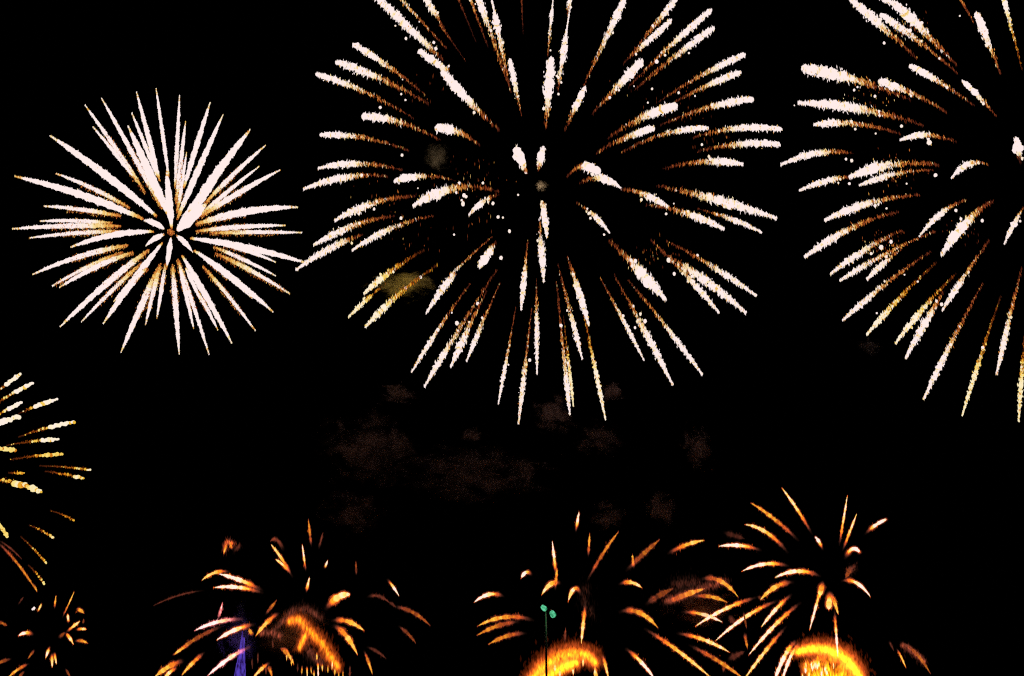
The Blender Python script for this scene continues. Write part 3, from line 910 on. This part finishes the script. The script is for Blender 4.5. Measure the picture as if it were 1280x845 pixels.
B7 = Burst('firework_burst', 'sparse orange burst of curved dashes above the pole with green lamps', 'firework', 728, 742, 380, 190)
run(B7, [
    (Pr, 562, 168, 578, 74, 20, 0, .7, .85), (Pr, 621, 285, 628, 176, 18, 0, .65, .42), (Pr, 615, 400, 763, 168, 20, 12, .55, .33), (Pr, 470, 375, 452, 213, 24, 2, .8, .85),
    (Pr, 466, 440, 474, 340, 18, 0, .7, .4), (Pr, 488, 410, 402, 465, 40, 24, .8, .66), (Pr, 585, 460, 526, 498, 34, 44, .8, .7), (Pr, 608, 500, 588, 692, 24, 0, .8, .66),
    (Pr, 355, 372, 305, 388, 36, 22, .7, 1.0), (Pr, 225, 472, 85, 500, 34, 24, .8, .95), (Pr, 365, 585, 100, 612, 36, 30, .62, .45), (Pr, 300, 590, 98, 655, 34, 14, .5, .33),
    (Pr, 330, 645, 152, 697, 30, 14, .5, .34), (Pr, 688, 745, 716, 855, 24, 4, .8, .62), (Pr, 652, 795, 662, 860, 20, 0, .7, .5), (Pr, 510, 690, 515, 620, 18, 0, .3, 0),
    (Qr, 85, 352, 242, 205, 30, 4, .42, .24), (Qr, 120, 340, 115, 276, 24, 0, .6, .4), (Qr, 280, 272, 452, 208, 30, 10, .68, .52), (Qr, 52, 415, 160, 432, 32, 18, .75, .66),
    (Qr, 55, 545, 235, 620, 36, 36, .6, .42), (Qr, 170, 622, 485, 855, 30, 12, .75, .6), (Qr, 322, 645, 572, 735, 30, 16, .75, .66), (Qr, 380, 700, 640, 860, 30, 10, .55, .35),
    (Qr, 83, 716, 222, 862, 32, 12, .75, .9), (Qr, 640, 640, 655, 715, 20, 0, .5, .33), (Qr, 636, 540, 650, 620, 16, 0, .3, .16), (Qr, 540, 830, 552, 780, 16, 0, .35, .2)])
gas(B7, [Pr(610, 420), Pr(600, 500), Pr(640, 560)], [10, 12, 12], 260, .02, .10, 'spark_plume', (2, 5))

B7b = Burst('firework_burst', 'dull red orange smouldering burst between the two golden domes', 'firework', 868, 742, 430, 75)
run(B7b, [(Qr, 175, 512, 305, 435, 40, 6, .35, .15), (Qr, 255, 512, 455, 435, 46, 6, .55, .36), (Qr, 390, 475, 560, 500, 30, 16, .5, .4), (Qr, 435, 392, 612, 475, 36, 36, .55, .42),
          (Qr, 345, 545, 538, 593, 30, 14, .65, .8), (Qr, 540, 170, 640, 200, 40, 0, .16, 0), (Qr, 570, 560, 590, 600, 34, 0, .25, 0), (Qr, 560, 770, 640, 730, 40, 0, .22, 0)])
gas(B7b, [Qr(270, 490), Qr(350, 470), Qr(450, 430), Qr(560, 400)], [9, 11, 10, 7], 800, .05, .26, 'spark_plume', (2, 4))
gas(B7b, [Qr(300, 420), Qr(420, 400)], [14, 13], 420, .03, .12, 'spark_plume', (2, 4))  # brown haze, imitated by grains with a dim glow of their own

B8 = Burst('firework_burst', 'golden palm burst with long drooping arcs above the brighter dome, lower right', 'firework', 1040, 722, 400, 190)
run(B8, [
    (Rr, 382, 258, 256, 66, 18, 8, .75, .68), (Rr, 494, 305, 528, 98, 15, 0, .8, .72), (Rr, 508, 325, 566, 174, 17, 0, .8, .7), (Rr, 602, 256, 688, 196, 24, 6, .65, .95, {'tipw': .8}),
    (Rr, 426, 322, 396, 270, 24, 6, .7, 1.0, {'tipw': .8}), (Rr, 518, 358, 578, 332, 28, 26, .8, 1.0, {'tipw': .7}), (Rr, 505, 452, 624, 518, 28, 26, .8, 1.0),
    (Rr, 415, 432, 228, 438, 28, 24, .85, .82), (Rr, 425, 455, 371, 655, 20, 0, .8, .85), (Rr, 425, 455, 412, 520, 38, 0, .85, .56), (Rr, 455, 500, 450, 570, 40, 0, .9, .62),
    (Rr, 460, 500, 490, 590, 26, 4, .75, .5), (Rr, 474, 570, 489, 770, 18, 0, .8, .9), (Rr, 326, 285, 128, 128, 22, 10, .6, .42), (Rr, 282, 335, 103, 218, 28, 26, .7, .66),
    (Rr, 170, 325, -5, 308, 26, 12, .75, .88), (Rr, 285, 390, 90, 412, 28, 20, .85, .86),
    (Qr, 700, 476, 410, 612, 28, 16, .78, .78), (Qr, 800, 490, 503, 682, 30, 22, .82, .82), (Qr, 862, 462, 720, 615, 26, 10, .8, .8),
    (Qr, 905, 500, 660, 748, 30, 16, .82, .8), (Qr, 838, 612, 640, 860, 26, 8, .72, .64), (Qr, 868, 405, 715, 488, 34, 22, .66, .52),
    (Qr, 700, 470, 735, 488, 22, 0, .3, .15), (Rr, 548, 385, 520, 440, 36, 0, .34, .16)], )
gas(B8, [Rr(560, 385), Rr(530, 430)], [6, 6], 90, .05, .2, 'spark_plume', (1, 3))


# ------------------------------------------------------------------ golden domes: curtains of falling sparks
def dome(B, cx, cy, rx, ry, a0, a1, n, hlo, hhi, inner, fall, mat=None, full=False):
    """a cap of sparks thrown up and falling back, in true depth"""
    mb = MB()
    for _ in range(n):
        a = math.radians(U(a0, a1))
        q = U(inner, 1.0) ** .8
        if rnd.random() < .35:
            q = U(.82, 1.03)
        x = cx + math.cos(a) * rx * q
        y = cy - math.sin(a) * ry * q
        z = B.k * rx * U(-.6, .6) * math.sin(a)
        out = max(0, (q - inner) / (1.03 - inner))
        h = hhi + (hlo - hhi) * out ** 1.6
        h *= U(.5, 1.25)
        ln = U(*fall) * (1.25 - .6 * out) * (.6 + .4 * rnd.random() ** 3 * 3)
        h *= .78 + .34 * math.sin(a * 23 + q * 5) * math.sin(a * 9)
        p = at(x + rnd.gauss(0, 1.3), y + ln * .3 + rnd.gauss(0, 1.5 + 2 * out) + 3.5 * math.sin(a * 7) * out, B.D + z) - B.o
        mb.shard(p, Z + RGT * (math.cos(a) * .35 + U(-.08, .08)), ln * B.k, U(.9, 2.1) * B.k, h)
    o = mb.build('spark_curtain', mat or M_FIRE, B.root)
    o['kind'] = 'stuff'
    return o


D1 = Burst('firework_fountain', 'orange dome of falling sparks at the bottom edge, crossed by the thin pole', 'firework', 714, 850, 330, 60)
gas(D1, [(660, 856), (674, 838), (692, 824), (712, 817), (732, 818), (746, 830)], [14, 18, 20, 18, 15, 10], 5200, .10, .55, 'spark_curtain', (2, 4.5), M_FIRE, 1.6, 5)
gas(D1, [(672, 856), (690, 842), (708, 832), (722, 828)], [13, 14, 12, 8], 2000, .2, .62, 'spark_curtain', (2, 5.5), M_FIRE, 1.6, 4)
gas(D1, [(664, 836), (690, 812), (720, 803), (748, 812), (756, 832)], [6, 6, 6, 5, 4], 420, .05, .2, 'spark_curtain', (2, 6), M_FIRE, 1.3, 5)
for x, y, ln in [(694, 832, 8), (729, 826, 7), (716, 838, 6), (700, 840, 6), (744, 838, 8)]:
    D1.streak((x, y - ln), (x + U(-1, 1), y + ln), 4.5, 0, .6, .68, .5)
D1.light(6000, (1, .5, .15))
D2 = Burst('firework_fountain', 'bright yellow dome of falling sparks at the bottom edge under the golden palm burst', 'firework', 1034, 856, 340, 62)
gas(D2, [(996, 815), (1012, 811), (1034, 812), (1053, 820), (1067, 834), (1078, 852)], [9, 13, 15, 17, 16, 12], 5200, .12, .62, 'spark_curtain', (2, 4.5), M_FIRE, 1.6, 5)
gas(D2, [(1004, 801), (1034, 798), (1062, 810), (1084, 838)], [4, 5, 5, 5], 360, .05, .2, 'spark_curtain', (2, 5), M_FIRE, 1.3, 5)
dome(D2, 1036, 864, 42, 48, 5, 150, 2300, .3, .8, .05, (3, 8))
for i in range(24):
    x = U(1002, 1066) if i < 18 else U(998, 1020)
    y = U(828, 852)
    D2.streak((x, y - U(5, 9)), (x + U(-1, 1), y + U(4, 9)), U(2.4, 4.5), 0, .7, U(.62, .95), .4)
D2.streak((996, 800), (966, 856), 9, 8, .9, .96, .4)
D2.streak((1000, 803), (976, 856), 7.5, 8, .8, .96, .4)
D2.streak((990, 812), (972, 838), 6, 3, .5, .4, .4)
D2.light(6000, (1, .6, .2))


# ------------------------------------------------------------------ smoke
def smoke_mat(name, col, dens, scale, thr, seed):
    m = bpy.data.materials.new(name)
    m.use_nodes = True
    t = m.node_tree
    t.nodes.clear()
    tc = t.nodes.new('ShaderNodeTexCoord')
    mp = t.nodes.new('ShaderNodeMapping')
    mp.inputs['Location'].default_value = (seed * 3.7, seed * 1.3, seed * 5.1)
    mp.inputs['Scale'].default_value = (1, .3, 1)
    nz = t.nodes.new('ShaderNodeTexNoise')
    nz.inputs['Scale'].default_value = scale
    nz.inputs['Detail'].default_value = 6
    nz.inputs['Roughness'].default_value = .66
    nz.inputs['Distortion'].default_value = .6
    ln = t.nodes.new('ShaderNodeVectorMath')
    ln.operation = 'LENGTH'
    fall = t.nodes.new('ShaderNodeMapRange')       # 1 in the middle, 0 at the rim
    fall.inputs['From Min'].default_value = .05
    fall.inputs['From Max'].default_value = .98
    fall.inputs['To Min'].default_value = .25
    fall.inputs['To Max'].default_value = -.30
    ad = t.nodes.new('ShaderNodeMath')
    ad.operation = 'ADD'
    mr = t.nodes.new('ShaderNodeMapRange')
    mr.inputs['From Min'].default_value = thr
    mr.inputs['From Max'].default_value = thr + .26
    mr.inputs['To Min'].default_value = 0
    mr.inputs['To Max'].default_value = dens * 3.2
    pv = t.nodes.new('ShaderNodeVolumePrincipled')
    pv.inputs['Color'].default_value = (*col, 1)
    pv.inputs['Anisotropy'].default_value = 0
    o = t.nodes.new('ShaderNodeOutputMaterial')
    t.links.new(tc.outputs['Object'], mp.inputs[0])
    t.links.new(mp.outputs[0], nz.inputs['Vector'])
    t.links.new(tc.outputs['Object'], ln.inputs[0])
    t.links.new(ln.outputs['Value'], fall.inputs['Value'])
    t.links.new(nz.outputs[0], ad.inputs[0])
    t.links.new(fall.outputs[0], ad.inputs[1])
    t.links.new(ad.outputs[0], mr.inputs['Value'])
    t.links.new(mr.outputs[0], pv.inputs['Density'])
    t.links.new(pv.outputs[0], o.inputs['Volume'])
    return m


def smoke(px, py, rx, ry, depth, label, dens, col=(.62, .5, .5), scale=2.2, thr=.5, seed=0):
    me = bpy.data.meshes.new('smoke_cloud')
    bmx = MB()
    seg, rows = 20, 12
    vs = [Vector((0, 0, 1))]
    for i in range(1, rows):
        th = math.pi * i / rows
        for q in range(seg):
            ph = 2 * math.pi * q / seg
            vs.append(Vector((math.sin(th) * math.cos(ph), math.sin(th) * math.sin(ph), math.cos(th))))
    vs.append(Vector((0, 0, -1)))
    fs = []
    last = len(vs) - 1
    for q in range(seg):
        q2 = (q + 1) % seg
        fs.append((0, 1 + q, 1 + q2))
        for i in range(rows - 2):
            a = 1 + i * seg
            fs.append((a + q, a + seg + q, a + seg + q2, a + q2))
        a = 1 + (rows - 2) * seg
        fs.append((last, a + q2, a + q))
    me.from_pydata([tuple(v) for v in vs], [], fs)
    me.materials.append(smoke_mat('drifting_smoke', col, dens / (min(rx, ry) * depth / FPX), scale, thr, seed))
    o = bpy.data.objects.new('smoke_cloud', me)
    C.objects.link(o)
    k = depth / FPX
    o.location = at(px, py, depth)
    o.scale = (rx * k, min(rx, ry) * k * .3, ry * k)
    o['label'] = label
    o['category'] = 'smoke'
    o['kind'] = 'stuff'
    return o


RED = (.60, .40, .39)
smoke(462, 560, 118, 96, 405, 'broad faint brown smoke cloud under the left side of the widest burst', .42, RED, 5.0, .53, 1)
smoke(590, 590, 230, 90, 412, 'very wide barely visible smoke veil across the middle of the sky', .42, RED, 7.0, .585, 22)
smoke(440, 640, 90, 60, 410, 'thin lower skirt of brown smoke above the palm shaped burst', .34, RED, 4.5, .56, 21)
smoke(497, 492, 48, 26, 400, 'small dim smoke patch just below the gold sparks of the widest burst', .30, RED, 2.4, .49, 2)
smoke(692, 518, 50, 44, 400, 'dim reddish smoke cloud at the lowest tips of the widest burst', .42, RED, 2.8, .50, 3)
smoke(764, 490, 28, 24, 402, 'small reddish smoke puff beside the lowest gold spark tip', .40, RED, 2.0, .48, 4)
smoke(750, 548, 60, 40, 404, 'thin brown smoke veil below the small reddish puff', .30, RED, 3.4, .52, 5)
smoke(588, 545, 26, 22, 400, 'lone small smoke puff midway in the dark below the widest burst', .30, RED, 2.2, .50, 6)
smoke(658, 590, 26, 44, 406, 'narrow upright wisp of smoke low in the middle of the sky', .22, RED, 2.6, .51, 7)
smoke(872, 560, 42, 60, 400, 'chain of dim smoke puffs right of the centre above the low bursts', .48, RED, 3.2, .54, 8)
smoke(825, 636, 42, 48, 400, 'dim smoke cloud directly above the red orange smouldering burst', .55, RED, 2.8, .53, 9)
smoke(760, 645, 44, 34, 400, 'dim smoke patch above the orange dashes over the green lamps', .50, RED, 2.8, .53, 10)
smoke(505, 354, 66, 36, 414, 'yellow lit smoke behind the gold streaks at the lower left of the widest burst', .40, (.8, .66, .3), 3.0, .47, 11)
smoke(545, 195, 26, 32, 408, 'olive grey smoke puff left of the centre of the widest burst', .34, (.6, .56, .36), 2.4, .45, 12)
smoke(677, 232, 11, 10, 399, 'little tan smoke ball at the very centre of the widest burst', .09, (.75, .68, .42), 1.5, .40, 13)
smoke(1085, 432, 34, 24, 408, 'very faint grey smoke under the burst at the right edge', .34, (.55, .46, .46), 2.6, .53, 14)
smoke(300, 790, 40, 66, 455, 'violet tinged smoke hanging round the violet spire', .24, (.62, .55, .75), 3.0, .47, 15)
smoke(370, 790, 95, 62, 402, 'dark orange lit smoke inside the palm shaped burst', .25, (.7, .4, .25), 3.2, .50, 16)
smoke(880, 760, 80, 50, 440, 'dull red smoke drifting through the smouldering burst between the domes', .6, (.7, .35, .25), 3.2, .50, 18)
B2.light(8000, (1, .74, .18), at(500, 348, 404) - B2.o)      # the gold stars in front of that smoke
